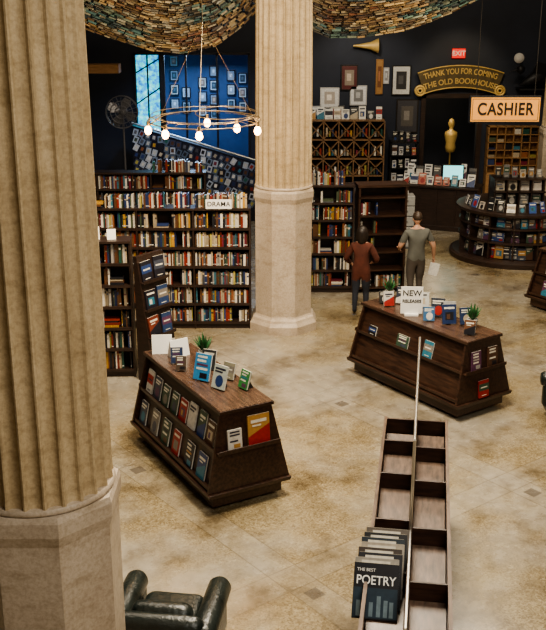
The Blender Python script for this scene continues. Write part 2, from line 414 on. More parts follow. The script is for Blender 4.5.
# ------------------------------------------------------------------ near bin unit
BANG=math.radians(-8.9)
def bin_unit():
    root=empty('book_bin_unit',(1.26,8.1,0),BANG)
    a=MB(); W=.34; Lh=2.0; Ht=1.22
    a.box(-W,W,-Lh,Lh,.06,.86)
    a.box(-W-.05,W+.05,-Lh-.03,Lh+.03,0,.1)
    for s in (-1,1):
        x0,x1=sorted((s*W,s*(W-.022))); a.box(x0,x1,-Lh,Lh,.86,Ht)
    a.box(-.016,.016,-Lh,Lh,.86,Ht+.02)
    for y in (-Lh,-1.2,-.35,.55,1.3,Lh-.022): 
        a.box(.016,W-.022,y,y+.022,.86,Ht-.01); a.box(-W+.022,-.016,y+.12 if abs(y)<1.9 else y,y+.022+(.12 if abs(y)<1.9 else 0),.86,Ht-.01)
    a.build('carcass',[M_WOOD],root,bevel=.003)
    b=MB()
    ys=[-Lh+.03,-1.18,-.33,.57,1.32,Lh-.03]
    for i in range(5):
        for s in (-1,1):
            y0,y1=ys[i]+.01,ys[i+1]-.03
            if s<0: y0+=(.12 if i>0 else 0); y1+=(.12 if i<4 else 0)
            lo,hi=sorted((s*(W-.03),s*.02)); 
            b.hexa([(lo,y0,.862),(hi,y0,.862),(hi,y1,.862),(lo,y1,.862)],[(lo,y0,.88),(hi,y0,.88),(hi,y1,1.05),(lo,y1,1.05)])
    for s in (-1,1):
        x0,x1=sorted((s*(W+.004),s*(W-.026))); b.box(x0,x1,-Lh,Lh,Ht,Ht+.008)
    b.build('bin_floors',[M_BINW],root)
    c=MB(); c.tube((0,Lh-.03,Ht),(0,Lh-.03,2.17),.013,10); c.tube((0,-.6,Ht),(0,-.6,2.17),.013,10)
    c.tube((0,-.6,2.17),(0,Lh-.03,2.17),.012,10); c.box(-.006,.006,-Lh,Lh,Ht+.02,Ht+.12,(1,1,1),0)
    c.build('sign_rail',[M_METAL],root)
    return root
BU=bin_unit()
def bin_books():
    root=empty('poetry_books',(1.26,8.1,0),BANG)
    b=MB(); W=.175; cx=-.25; y=-1.33; z=1.09
    for k in range(8):
        c=[(.012,.012,.016),(.3,.28,.24),(.02,.02,.025),(.06,.045,.035),(.35,.31,.25),(.02,.03,.04),(.015,.015,.015),(.12,.1,.08)][k]
        M=T(cx+.008*k+U(-.01,.01),y+k*.052,z+.016*k)@RX(-.62)
        b.box(-W,W,-.036,0,-.14,.29,c,0,M); b.box(-W+.005,W-.005,-.03,-.006,-.13,.2925,(.5,.46,.36),0,M)
        if k: b.box(-W*.7,W*.6,-.0375,-.036,.235,.27,(.55,.52,.45),0,M)
    M=T(cx,y,z)@RX(-.62)
    b.box(-W-.002,W+.002,-.0375,-.0365,-.14,.29,(.012,.012,.016),0,M)
    b.box(-W,W,-.039,-.0375,-.13,.10,(.02,.04,.06),0,M)
    for x,h in ((-.13,.07),(-.085,.12),(-.03,.06),(.03,.11),(.085,.08),(.13,.07)): b.box(x-.016,x+.016,-.0405,-.039,-.12,-.07+h,(.16,.22,.25),0,M)
    b.build('book_stack',[M_BOOK],root)
    t=text('title','POETRY',.098,(0,0,0),(0,0,0),M_WHITE,root,.001,.001,.92); t.matrix_local=M@T(0,-.042,.155)@RX(math.pi/2)@Matrix.Diagonal((.88,1,1,1))
    t=text('subtitle','THE BEST',.035,(0,0,0),(0,0,0),M_WHITE,root,.001,0); t.matrix_local=M@T(-.08,-.042,.235)@RX(math.pi/2)
bin_books()
# ------------------------------------------------------------------ armchair
def rbox(name,size,loc,mat,parent,bev=.05,rot=(0,0,0)):
    a=MB(); x,y,z=[s/2 for s in size]; a.box(-x,x,-y,y,-z,z)
    o=a.build(name,[mat],parent,loc); o.rotation_euler=rot
    m=o.modifiers.new('b','BEVEL'); m.width=bev; m.segments=5
    for p in o.data.polygons: p.use_smooth=True
    return o
def armchair(x,y,rz):
    r=empty('leather_armchair',(x,y,0),rz)
    rbox('seat_base',(.86,.78,.26),(0,0,.22),M_LEATHER,r,.05)
    rbox('seat_cushion',(.56,.62,.2),(0,.06,.42),M_LEATHER,r,.09)
    rbox('back',(.80,.2,.56),(0,-.34,.44),M_LEATHER,r,.10,(math.radians(-6),0,0))
    rbox('back_cushion',(.54,.2,.36),(0,-.2,.56),M_LEATHER,r,.09,(math.radians(-12),0,0))
    for s in (-1,1):
        rbox('arm_%d'%(s+2),(.17,.8,.40),(s*.37,.02,.34),M_LEATHER,r,.06)
        a=MB(); a.lathe([(.02,-.43),(.085,-.42),(.105,-.38),(.11,0),(.105,.38),(.085,.42),(.02,.43)],20,(1,1,1),0,RX(math.pi/2))
        a.build('arm_roll_%d'%(s+2),[M_LEATHER],r,(s*.385,.03,.55))
    a=MB()
    for sx in (-1,1):
        for sy in (-1,1): a.lathe([(.02,0),(.03,.1)],10,(1,1,1),0,T(sx*.36,sy*.32,0))
    a.build('feet',[M_WOOD],r)
armchair(-.92,7.5,math.radians(-8)); armchair(4.18,12.55,math.radians(90))
# ------------------------------------------------------------------ bookcases left
bookcase('tall_bookcase',(-3.3,16.7,0),0,2.9,2.12,6,.34,div=3,fill=.965)
bookcase('tall_bookcase',(-4.7,20.3,0),0,3.3,2.1,6,.34,fill=.95)
bookcase('tall_bookcase',(-3.95,14.3,0),math.radians(3),1.82,2.12,6,.34,topbooks=False,div=2)
def endcap():
    r=empty('endcap_book_display',(-2.06,14.28,0),math.radians(-37))
    a=MB(); W=.56; Hc=1.95
    a.hexa([(0,0,.0),(.34,0,.0),(.34,W,.0),(0,W,.0)],[(0,0,Hc),(.06,0,Hc),(.06,W,Hc),(0,W,Hc)])
    th=math.atan2(.28,Hc)
    ZS=(.3,.72,1.14,1.56)
    for z in ZS:
        x=.34-.28*z/Hc; a.box(x-.02,x+.06,0.01,W-.01,z-.02,z); a.box(x+.06,x+.07,.01,W-.01,z-.02,z+.03)
    a.build('frame',[M_WOOD2],r)
    b=MB()
    for z in ZS:
        x=.34-.28*z/Hc
        for i in range(2): cover(b,T(x+.006,.15+.26*i,z+.006)@RZ(math.pi/2)@RX(-th)@RY(U(-.06,.06)),U(.18,.22),U(.26,.33),.025,0,random.choice([(.35,.03,.025),(.02,.02,.03),(.5,.48,.42),(.03,.06,.15),(.2,.05,.03),(.015,.015,.02)]))
    b.build('face_out_books',[M_BOOK],r)
endcap()
ds=empty('drama_sign',(-.92,16.68,2.157)); b=MB(); b.box(-.22,.22,-.02,0,.0,.16); b.build('board',[M_WHITE],ds)
text('lettering','DRAMA',.11,(0,-.023,.08),(math.pi/2,0,0),M_BLACK,ds,.001,.0015,1,sp=1.05)
for i,x in enumerate((-3.5,-3.22,-2.95,-2.66,-2.4)):
    b=MB(); w=U(.06,.09); h=U(.12,.2); b.hexa([(-w,0,0),(w,0,0),(w,.1,0),(-w,.1,0)],[(-w,.04,h),(w,.04,h),(w,.05,h),(-w,.05,h)]); b.build('shelf_card',[M_WHITE],None,(x,14.40+.052*(x+3.95),2.157),U(-.1,.3))
bookcase('tall_bookcase',(.62,18.9,0),0,.93,2.1,6,.34,div=1)
def empty_case():
    r=empty('open_shelf_unit',(1.64,18.85,0),math.radians(6)); a=MB()
    L,Hh,D=.95,2.1,.4
    for x in (0,L-.04): a.box(x,x+.04,0,D,0,Hh)
    a.box(0,L,D-.02,D,0,Hh); a.box(-.02,L+.02,-.02,D,Hh,Hh+.05)
    for k in range(6): a.box(0,L,0,D,.08+k*.36,.11+k*.36)
    a.build('frame',[M_WOOD],r); b=MB()
    for k in (2,3,4): spines(b,.05,.4,.05,.115+k*.36,.3,mat=0,fill=.7)
    spines(b,.05,.9,.05,.115,.3,mat=0,fill=.9)
    b.build('books',[M_BOOK],r)
empty_case()
def diamond():
    r=empty('diamond_bin_rack',(.93,26.45,0)); a=MB(); L=2.0;Hh=2.4;D=.45
    for z in (.1,.5,.95,1.4,1.9,Hh): a.box(0,L,0,D,z,z+.035)
    n=5; w=L/n
    for i in range(n+1): a.box(i*w-.015,i*w+.015,0,D,0,Hh)
    for z,zh in ((1.435,.46),(1.935,.46),(.985,.41)):
        for i in range(n):
            for sgn in (-1,1):
                l=math.hypot(w,zh); an=math.atan2(zh,w)*sgn
                a.box(-l/2,l/2,.02,D-.02,-.012,.012,(1,1,1),0,T((i+.5)*w,0,z+zh/2)@RY(-an))
    a.build('rack',[M_OAKD],r)
    b=MB()
    for z in (.55,1.0,1.5,2.0):
        for i in range(n):
            for q in range(4): 
                x=i*w+.06+q*.08; b.box(x,x+.05,.03,.3,z,z+U(.12,.26),pc(),0)
    for i in range(9):
        x=.1+i*.22; cover(b,T(x,.2,Hh+.036)@RX(-.15),U(.15,.2),U(.22,.34),.02,0,random.choice([(.8,.78,.7),(.75,.75,.7),(.05,.05,.05)]))
    b.build('stock',[M_BOOK],r)
diamond()
# ------------------------------------------------------------------ back-wall pictures
def frame(name,x,z,w,h,fc,mc,ic,y=26.99):
    b=MB(); b.box(-w/2,w/2,-.04,0,-h/2,h/2,fc,0); b.box(-w/2+.03,w/2-.03,-.043,-.04,-h/2+.03,h/2-.03,mc,0)
    b.box(-w*.27,w*.27,-.046,-.043,-h*.3,h*.3,ic,0); b.box(-w*.15,w*.1,-.048,-.046,-h*.12,h*.16,tuple(min(1,q*2+.03) for q in ic),0)
    b.build(name,[M_BOOK],None,(x,y,z))
BK=(.01,.01,.01)
for (x,z,w,h,fc,mc,ic) in ((2.01,3.48,.45,.66,BK,(.12,.03,.03),(.3,.25,.2)),(1.5,2.96,.51,.53,(.6,.6,.6),(.8,.8,.78),(.5,.45,.4)),
   (2.26,3.02,.45,.52,(.5,.5,.5),(.8,.8,.8),(.25,.25,.25)),(3.38,3.41,.5,.77,BK,(.65,.65,.62),(.04,.04,.04)),(3.57,2.48,.58,.88,(.02,.015,.01),(.06,.06,.07),(.12,.11,.1)),
   (2.8,3.5,.19,.9,(.35,.18,.06),(.4,.22,.08),(.2,.08,.03)),(2.98,3.53,.15,.42,(.5,.5,.5),(.7,.7,.7),(.3,.3,.3)),(1.2,2.52,.4,.45,(.5,.5,.5),(.8,.8,.8),(.3,.3,.3)),(1.7,2.55,.4,.42,(.1,.1,.1),(.7,.68,.6),(.3,.1,.1))):
    frame('framed_picture',x,z,w,h,fc,mc,ic)
for gx,nx,gz,nk in ((-2.82,2,3.75,4),(-2.02,2,3.55,4),(-1.2,2,3.35,3)):
    for i in range(nx):
        for k in range(nk):
            if R()<.1: continue
            frame('framed_print',gx+.33*i,gz-.4*k-.08*i,.25,.31,(.02,.02,.03),random.choice([(.6,.63,.66),(.5,.55,.6),(.3,.35,.42),(.65,.62,.55)]),random.choice([(.1,.13,.18),(.3,.2,.15),(.05,.08,.1),(.4,.42,.45)]),29.29)
a=MB(); a.lathe([(.02,-.3),(.05,-.1),(.1,.15),(.19,.35)],16,(1,1,1),0,RY(math.pi/2)); a.build('gold_horn_ornament',[M_GOLD],None,(2.38,26.8,4.3))
ex=empty('exit_sign',(4.85,26.98,4.1)); a=MB(); a.box(-.17,.17,-.06,0,-.12,.12)
M_RED=simple('exit_red_face',(.55,.02,.02),.4,0,.05,6,(1,.03,.02),.5); a.build('housing',[M_RED],ex)
text('lettering','EXIT',.17,(0,-.065,0),(math.pi/2,0,0),M_WHITE,ex,.002,.003)
def arch():
    r=empty('arched_thank_you_sign',(4.92,26.9,0)); a=MB(); Rr=3.2; zc=3.66-Rr; n=28; half=.345
    vs=[];fs=[]
    for i in range(n+1):
        an=-half+2*half*i/n
        for rr in (Rr-.42,Rr+.16):
            for y in (-.06,0): vs.append((rr*math.sin(an),y,zc+rr*math.cos(an)))
    for i in range(n):
        o=4*i; fs+= [(o,o+4,o+6,o+2),(o+1,o+3,o+7,o+5),(o+2,o+6,o+7,o+3),(o,o+1,o+5,o+4)]
    fs+=[(0,2,3,1),(4*n,4*n+1,4*n+3,4*n+2)]
    a.add(vs,fs)
    a.build('board',[M_SIGNBG],r)
    b=MB()
    for rr in (Rr-.42,Rr+.14):
        for i in range(n):
            a0=-half+2*half*i/n; a1=a0+2*half/n
            b.tube((rr*math.sin(a0),-.065,zc+rr*math.cos(a0)),(rr*math.sin(a1),-.065,zc+rr*math.cos(a1)),.018,6)
    for s in (-1,1):
        b.ring(.12,.035,(1,1,1),0,T(s*1.05,-.05,3.15)@RX(math.pi/2),20,6); b.ring(.06,.03,(1,1,1),0,T(s*1.05,-.05,3.15)@RX(math.pi/2),16,6)
    b.build('gilt_edge',[M_GOLD],r)
    for nm,body,sz,rr in (('lettering_1','THANK YOU FOR COMING',.2,Rr-.01),('lettering_2','THE OLD BOOKHOUSE',.2,Rr-.26)):
        cu=bpy.data.curves.new(nm,'FONT'); cu.body=body; cu.size=sz; cu.extrude=.006; cu.offset=.004; cu.align_x='CENTER'; cu.align_y='CENTER'
        o=bpy.data.objects.new('tmp',cu); COL.objects.link(o)
        bpy.context.view_layer.update(); dg=bpy.context.evaluated_depsgraph_get(); me=bpy.data.meshes.new_from_object(o.evaluated_get(dg))
        bpy.data.objects.remove(o)
        xs=[v.co.x for v in me.vertices]; k=1.95/(max(xs)-min(xs))
        for v in me.vertices:
            x,y,z=v.co; an=x*k/rr; r_=rr+y; v.co=(r_*math.sin(an),-.068-z,zc+r_*math.cos(an))
        me.materials.clear(); me.materials.append(M_GOLD)
        ob=bpy.data.objects.new(nm,me); COL.objects.link(ob); ob.parent=r
arch()
cs=empty('cashier_sign',(4.80,21.0,3.33)); M_SGN=simple('sign_amber_face',(.75,.36,.09),.5,0,.04,6,(1,.42,.09),.25)
a=MB(); a.box(-.74,.74,-.04,.08,-.28,.28); a.build('cabinet',[M_BLACK],cs,bevel=.01)
a=MB(); a.box(-.71,.71,-.05,-.04,-.245,.245); a.build('face',[M_SGN],cs)
a=MB()
for z in (-.22,.21): a.box(-.685,.685,-.053,-.05,z,z+.01)
for x in (-.685,.675): a.box(x,x+.01,-.053,-.05,-.21,.21)
a.build('rule',[M_BLACK],cs)
text('lettering','CASHIER',.35,(0,-.056,0),(math.pi/2,0,0),M_BLACK,cs,.003,.007,.80,sp=1.08)
a=MB(); a.tube((-.6,.02,.27),(-.6,.02,5.66),.008,6); a.tube((.6,.02,.27),(.6,.02,5.66),.008,6); a.build('hanging_rods',[M_DMETAL],cs)
# ------------------------------------------------------------------ cashier counter
def counter():
    r=empty('round_cashier_counter',(5.4,21.95,0)); a=MB()
    a.lathe([(1.4,0),(1.4,.1),(1.34,.13),(1.0,.13)],56,smooth=False)
    a.lathe([(.95,.12),(.95,1.05)],40,smooth=False)
    for z in (.48,.8): a.lathe([(.93,z),(1.22,z),(1.22,z+.035),(.93,z+.035)],56,smooth=False)
    a.lathe([(.9,1.08),(1.27,1.08),(1.29,1.11),(1.29,1.15),(1.1,1.16),(.3,1.16)],56,smooth=False)
    for i in range(14):
        an=2*math.pi*i/14; a.box(.93,1.2,-.018,.018,.12,1.1,(1,1,1),0,RZ(an))
    a.build('drum_shelves',[M_WOOD2],r)
    b=MB()
    for z,h in ((.515,.24),(.835,.22),(.14,.3)):
        for i in range(22):
            if R()<.18: continue
            an=math.pi*(1.0+i/21.0)+.03
            M=RZ(an+math.pi/2)@T(0,-1.06 if R()<.8 else -1.1,z)@RX(-.12)
            cover(b,M,U(.14,.2),h*U(.8,1),.03,0)
    for i in range(16):
        an=math.pi*(1.0+i/15.0)
        M=RZ(an+math.pi/2)@T(0,-1.1,1.165)@RX(-.3); cover(b,M,U(.1,.2),U(.15,.3),.015,0,random.choice([(.8,.78,.72),(.5,.45,.38),(.05,.1,.3),(.4,.1,.08),(.02,.02,.02),(.02,.02,.02)]))
    b.build('merchandise',[M_BOOK],r)
    c=MB()
    for k,(z0,z1) in enumerate(((1.17,1.45),(1.45,1.73))):
        for s in range(5): c.box(-.55+s*.27,-.53+s*.27,-.3,.3,z0,z1)
        c.box(-.56,.58,-.3,.3,z1,z1+.025)
    c.box(-.56,.58,.28,.3,1.17,1.73)
    c.build('card_rack',[M_WOOD2],r)
    d=MB()
    for z in (1.18,1.48):
        for s in range(4): cover(d,T(-.41+s*.27,-.1,z)@RX(-.1),.2,.22,.1,0,random.choice([(.5,.45,.35),(.02,.02,.02),(.2,.2,.2),(.6,.55,.5),(.02,.02,.02)]))
    for s in range(6): cover(d,T(-.45+s*.18,-.1,1.76)@RX(-.1),.12,U(.12,.3),.02,0,random.choice([(.6,.55,.45),(.02,.02,.02),(.2,.2,.2)]))
    d.build('cards',[M_BOOK],r)
counter()
def long_counter():
    r=empty('service_counter',(3.15,24.6,0),math.radians(-20)); a=MB()
    a.box(0,1.9,0,.7,0,1.05); a.box(-.05,1.95,-.06,.74,1.05,1.1); a.box(-.02,1.92,-.03,.0,0,.12)
    for i in range(5): a.box(i*.46,i*.46+.03,-.02,0,.12,1.05)
    a.build('cabinet',[M_WOOD2],r,bevel=.004)
    b=MB()
    for i in range(9): cover(b,T(.12+i*.2,.12,1.102)@RX(-.45),U(.13,.19),U(.2,.32),.012,0,random.choice([(.8,.8,.76),(.75,.72,.66),(.5,.15,.1),(.8,.78,.7),(.1,.3,.4)]))
    for i in range(8): cover(b,T(.15+i*.22,.5,1.102)@RX(-.2),U(.13,.19),U(.28,.5),.03,0,random.choice([(.8,.8,.76),(.3,.3,.3),(.75,.72,.66),(.1,.1,.1)]))
    b.build('leaflets',[M_BOOK],r)
    M_SCREEN=simple('monitor_glow',(.2,.6,.6),.3,0,.1,5,(.3,.9,.9),1.0)
    a=MB(); M=T(1.25,.3,1.1)@RZ(.3); a.box(-.26,.26,-.0,.04,.12,.5,(1,1,1),0,M); a.box(-.24,.24,-.006,0,.14,.48,(1,1,1),1,M); a.box(-.03,.03,0,.04,0,.15,(1,1,1),0,M); a.box(-.12,.12,-.08,.1,0,.015,(1,1,1),0,M); a.build('monitor',[M_BLACK,M_SCREEN],r)
long_counter()
def cubby():
    r=empty('cubby_shelf',(5.7,26.6,0)); a=MB(); L=1.35
    for i in range(7): a.box(i*.22,i*.22+.02,0,.35,1.0,2.25)
    for k in range(7): a.box(0,L,0,.35,1.0+k*.205,1.02+k*.205)
    a.box(0,L,.33,.35,0,2.25); a.box(0,L,0,.35,0,1.0)
    a.build('cubbies',[M_OAK],r); b=MB()
    for i in range(6):
        for k in range(6):
            if R()<.55: b.box(i*.22+.03,i*.22+.2,.04,.3,1.022+k*.205,1.022+k*.205+U(.05,.16),pc(),0)
    b.build('stationery',[M_BOOK],r)
cubby()
def bins():
    r=empty('plastic_drawer_tower',(2.98,22.6,0)); a=MB()
    for k in range(5):
        a.box(-.25,.25,-.2,.2,.05+k*.24,.27+k*.24,(.35,.35,.34) ,0); a.box(-.1,.1,-.225,-.2,.15+k*.24,.18+k*.24,(.15,.15,.15),0)
    a.box(-.27,.27,-.21,.21,0,.05,(.1,.1,.1),0); a.box(-.22,.1,-.15,.15,1.26,1.34,(.7,.7,.68),0)
    a.build('drawers',[M_BOOK],r,bevel=.01)
bins()
def rack():
    r=empty('merchandise_rack',(3.08,26.3,0)); a=MB()
    for x in (0,.7): a.box(x,x+.04,0,.4,0,1.9,BK,0)
    for k in range(6): a.box(0,.74,0,.4,.15+k*.34,.18+k*.34,BK,0)
    for k in range(6):
        for i in range(4): cover(a,T(.12+i*.17,.1,.182+k*.34),U(.1,.15),U(.15,.28),.05,0,random.choice([(.75,.75,.75),(.02,.02,.02),(.5,.5,.5),(.4,.1,.08)]))
    a.build('shelves',[M_BOOK],r)
rack()
a=MB(); a.lathe([(.16,0),(.15,.03),(.025,.05),(.025,1.35),(.12,1.38),(.15,1.5),(.13,1.62),(.18,1.82),(.17,1.92),(.06,1.98),(.05,2.03),(.085,2.1),(.095,2.18),(.06,2.27),(.01,2.29)],20)
a.build('gold_mannequin_bust',[M_GOLD],None,(4.95,28.0,0))
a=MB(); a.lathe([(.02,-.03),(.13,-.02),(.13,.02),(.02,.03)],24,(1,1,1),0,RX(math.pi/2)); a.build('round_wall_disc',[M_WHITE],None,(6.44,26.96,3.98))
a=MB()
a.lathe([(.01,-.4),(.1,-.25),(.17,0),(.14,.2),(.02,.36)],14,(1,1,1),0,RY(1.1)); a.lathe([(.01,-.12),(.1,-.05),(.11,.05),(.01,.13)],12,(1,1,1),0,T(-.36,0,.22))
a.hexa([(-.1,-.02,.0),(.25,-.02,-.1),(.25,.02,-.1),(-.1,.02,0)],[(.0,-.25,.45),(.4,-.3,.3),(.4,-.28,.3),(0,-.22,.45)])
a.tube((-.45,0,.22),(-.62,0,.17),.03,8,r2=.005); a.box(-.35,.45,-.05,.45,-.3,-.26)
a.build('raven_sculpture',[M_BLACK],None,(6.75,26.5,3.5))
# ------------------------------------------------------------------ blue lit area
def neon_window():
    m,nt,b=new_mat('blue_lit_glass'); co=coords(nt,(3,3,3)); v=noise(nt,co,2.5,5,.7)
    c=ramp(nt,v,[(.3,(.01,.03,.12)),(.45,(.02,.25,.6)),(.55,(.05,.5,.45)),(.7,(.35,.7,1))])
    nt.links.new(c,b.inputs['Base Color']); nt.links.new(c,b.inputs['Emission Color']); b.inputs['Emission Strength'].default_value=1.5
    r=empty('window_1',(-3.31,27.1,0)); a=MB(); a.box(-.3,.33,-.02,0,1.0,4.05); a.build('glass',[m],r)
    f=MB()
    for k in range(4): f.tube((-.3,-.05,1.2+k*.8),(.3,-.05,1.7+k*.75),.02,6)
    f.box(-.02,.02,-.06,0,1.0,4.05)
    f.build('window_lattice',[M_BLACK],r)
neon_window()
def stairrail():
    r=empty('magazine_display_ramp',(-3.55,25.3,0)); a=MB()
    L=3.3; zl,zr=2.45,1.45
    a.hexa([(0,0,0),(L,0,0),(L,.5,0),(0,.5,0)],[(0,0,zl),(L,0,zr),(L,.5,zr),(0,.5,zl)],(.01,.012,.02),0)
    an=math.atan2(zl-zr,L)
    for k in range(6):
        for i in range(21):
            x=.1+i*.153; z=zl-(zl-zr)*x/L-.14-k*.19
            if z<.1: continue
            c=random.choice([(.4,.43,.46),(.2,.24,.3),(.05,.06,.1),(.5,.5,.5),(.1,.13,.17),(.03,.03,.05),(.02,.02,.03)]); 
            M=T(x,-.006,z)@RY(an+U(-.3,.3)); a.box(-.065,.065,-.005,0,-.085,.085,c,0,M); a.box(-.04,.03,-.008,-.005,-.04,.05,pc(),0,M)
    a.build('ramp_panel',[M_BOOK],r)
    b=MB(); b.tube((0,.05,zl+.06),(L,.05,zr+.06),.025,8); b.build('handrail',[M_METAL],r)
stairrail()
slab('trim_2',-5.2,-3.55,23.6,24.0,3.85,4.05,M_OAK)
def fan():
    r=empty('pedestal_fan',(-3.42,23.0,0)); a=MB(); z=3.05
    a.lathe([(.28,0),(.27,.04),(.03,.06)],24); a.tube((0,.1,.05),(0,.1,z),.022,10)
    a.lathe([(.03,-.12),(.09,-.08),(.1,.1),(.05,.16)],16,(1,1,1),0,T(0,.05,z)@RX(-math.pi/2))
    for q,y in ((.36,-.1),(.36,.02),(.25,-.13),(.14,-.14)): a.ring(q,.009,(1,1,1),0,T(0,y,z)@RX(math.pi/2),32,5)
    for i in range(20):
        an=i*math.pi/10; a.tube((.05*math.cos(an),-.15,z+.05*math.sin(an)),(.36*math.cos(an),-.1,z+.36*math.sin(an)),.004,5)
    for i in range(4):
        M=T(0,-.05,z)@RY(i*math.pi/2+.4)
        a.add([(-.03,-.02,.05),(.03,.02,.05),(.13,.03,.2),(.1,.02,.32),(-.06,-.03,.33),(-.1,-.04,.2)],[(0,1,2,3,4,5)],(1,1,1),0,M)
    a.build('fan_body',[simple('grey_fan_enamel',(.12,.12,.13),.4,.3)],r)
fan()
# ------------------------------------------------------------------ hanging book canopy
def interp(tab,x):
    if x<=tab[0][0]: return tab[0][1]
    for (a,b),(c,d) in zip(tab,tab[1:]):
        if x<=c:
            t=(x-a)/(c-a); return b+(d-b)*t
    return tab[-1][1]
CG=[(.45,.31,.14),(.34,.22,.1),(.5,.4,.24),(.24,.15,.07),(.12,.075,.04),(.36,.31,.22)]
CT=[(.09,.17,.16),(.14,.22,.18),(.07,.1,.1),(.25,.28,.2),(.1,.085,.06),(.33,.31,.22)]
CR=[(.2,.08,.04),(.28,.16,.08),(.1,.06,.04),(.42,.32,.18)]
def canopy(tab,x0,x1):
    a=MB()
    for row_ in range(52):
        x=x0+U(0,.1)
        while x<x1:
            w=U(.1,.2); zb=interp(tab,x+w/2); dz=(interp(tab,x+w)-interp(tab,x)); an=math.atan2(dz,w)
            z=zb+row_*.043; 
            if z<7.0:
                y=20.2+.35*math.sin(x*2.1+row_*.03)-.02*row_+U(-.05,.05)
                f=math.sin(x*1.9+row_*.23)+math.sin(x*.7-row_*.35+1)+U(-.7,.7)
                c=random.choice(CT if f>.5 else (CR if f<-1.3 else CG)); k=U(.5,1.3); c=tuple(q*k for q in c)
                a.box(-w/2,w/2,-.09,.09,0,.038+U(-.012,.003),c,0,T(x+w/2,y,z)@RY(-an)@RZ(U(-.25,.25)))
            x+=w+.008
    for i in range(5):
        x=x0+(x1-x0)*(i+.5)/5; zb=interp(tab,x)+2.0; a.tube((x,19.3,min(zb,7.0)-.3),(x,19.3,9),.01,6,(.05,.05,.05),0)
    return a.build('hanging_book_canopy',[M_BOOK])
canopy([(-5.6,5.6),(-4.4,5.3),(-3.7,5.02),(-3.15,4.8),(-2.4,4.53),(-1.8,4.48),(-1.1,4.65),(-.6,5.0),(-.2,5.4),(.3,5.7)],-5.4,.3)
canopy([(.4,5.1),(.73,4.93),(1.1,4.78),(1.67,4.8),(2.45,4.93),(3.0,5.08),(3.5,5.25),(3.9,5.45),(5.0,5.9)],.45,5.0)
# ------------------------------------------------------------------ chandelier
M_BULB=simple('warm_bulb',(1,.7,.4),.3,0,.02,5,(1,.5,.2),16)
def chandelier(x,y,z):
    r=empty('ring_chandelier',(x,y,z)); a=MB()
    M0=RX(.04)
    for q,zz,rr in ((.78,0,.008),(.74,.07,.005),(.60,.03,.005)): a.ring(q,rr,(1,1,1),0,M0@T(0,0,zz),64,6)
    a.ring(.42,.006,(1,1,1),0,T(.3,-.05,.1)@RX(.1),40,6)
    for i in range(28):
        an=2*math.pi*i/28; a.tube((.78*math.cos(an),.78*math.sin(an),0),(.60*math.cos(an),.60*math.sin(an),.03),.003,4)
    for i in range(3):
        an=2*math.pi*i/3+.5; a.tube((.76*math.cos(an),.76*math.sin(an),0),(0,0,1.3),.003,5)
    a.tube((0,0,1.3),(0,0,9-z),.005,6)
    B=[(-.76,-.2),(-.48,-.62),(-.02,-.77),(.74,-.25),(.45,.0),(.0,.6)]
    for (bx,by) in B: a.tube((bx,by,0),(bx,by,-.06),.022,8)
    a.build('rings',[M_BRASS],r)
    b=MB()
    for (bx,by) in B: b.lathe([(.012,-.18),(.035,-.165),(.05,-.13),(.04,-.085),(.018,-.06)],12,(1,1,1),0,T(bx,by,0))
    b.build('bulbs',[M_BULB],r)
chandelier(-.95,14.0,3.98)
# ------------------------------------------------------------------ people
def skin_mesh(name,J,E,mats,pick,parent,root='pelvis',sub=2):
    names=list(J); idx={n:i for i,n in enumerate(names)}
    me=bpy.data.meshes.new(name); me.from_pydata([J[n][0] for n in names],[(idx[a],idx[b]) for a,b in E],[])
    ob=bpy.data.objects.new(name,me); COL.objects.link(ob)
    ob.modifiers.new('s','SKIN'); lay=me.skin_vertices[0].data if len(me.skin_vertices) else me.skin_vertices.new().data
    for n in names:
        r=J[n][1]; lay[idx[n]].radius=(r,r) if not isinstance(r,tuple) else r
        lay[idx[n]].use_root=(n==root)
    ss=ob.modifiers.new('u','SUBSURF'); ss.levels=sub; ss.render_levels=sub
    bpy.context.view_layer.update(); dg=bpy.context.evaluated_depsgraph_get()
    m2=bpy.data.meshes.new_from_object(ob.evaluated_get(dg)); bpy.data.objects.remove(ob)
    o=bpy.data.objects.new(name,m2); COL.objects.link(o); o.parent=parent
    m2.materials.clear()
    for m in mats: m2.materials.append(m)
    for p in m2.polygons: p.use_smooth=True; p.material_index=pick(p.center)
    return o
def blob(mb,M,rx,ry,rz,mat=0,n=16,m=12,fn=None):
    vs=[];fs=[]
    for j in range(m+1):
        ph=math.pi*j/m
        for i in range(n):
            a=2*math.pi*i/n; p=Vector((rx*math.sin(ph)*math.cos(a),ry*math.sin(ph)*math.sin(a),rz*math.cos(ph)))
            if fn: p=fn(p)
            vs.append(p)
    for j in range(m):
        for i in range(n):
            k=(i+1)%n; fs.append((j*n+i,(j+1)*n+i,(j+1)*n+k,j*n+k))
    mb.add(vs,fs,(1,1,1),mat,M,True)
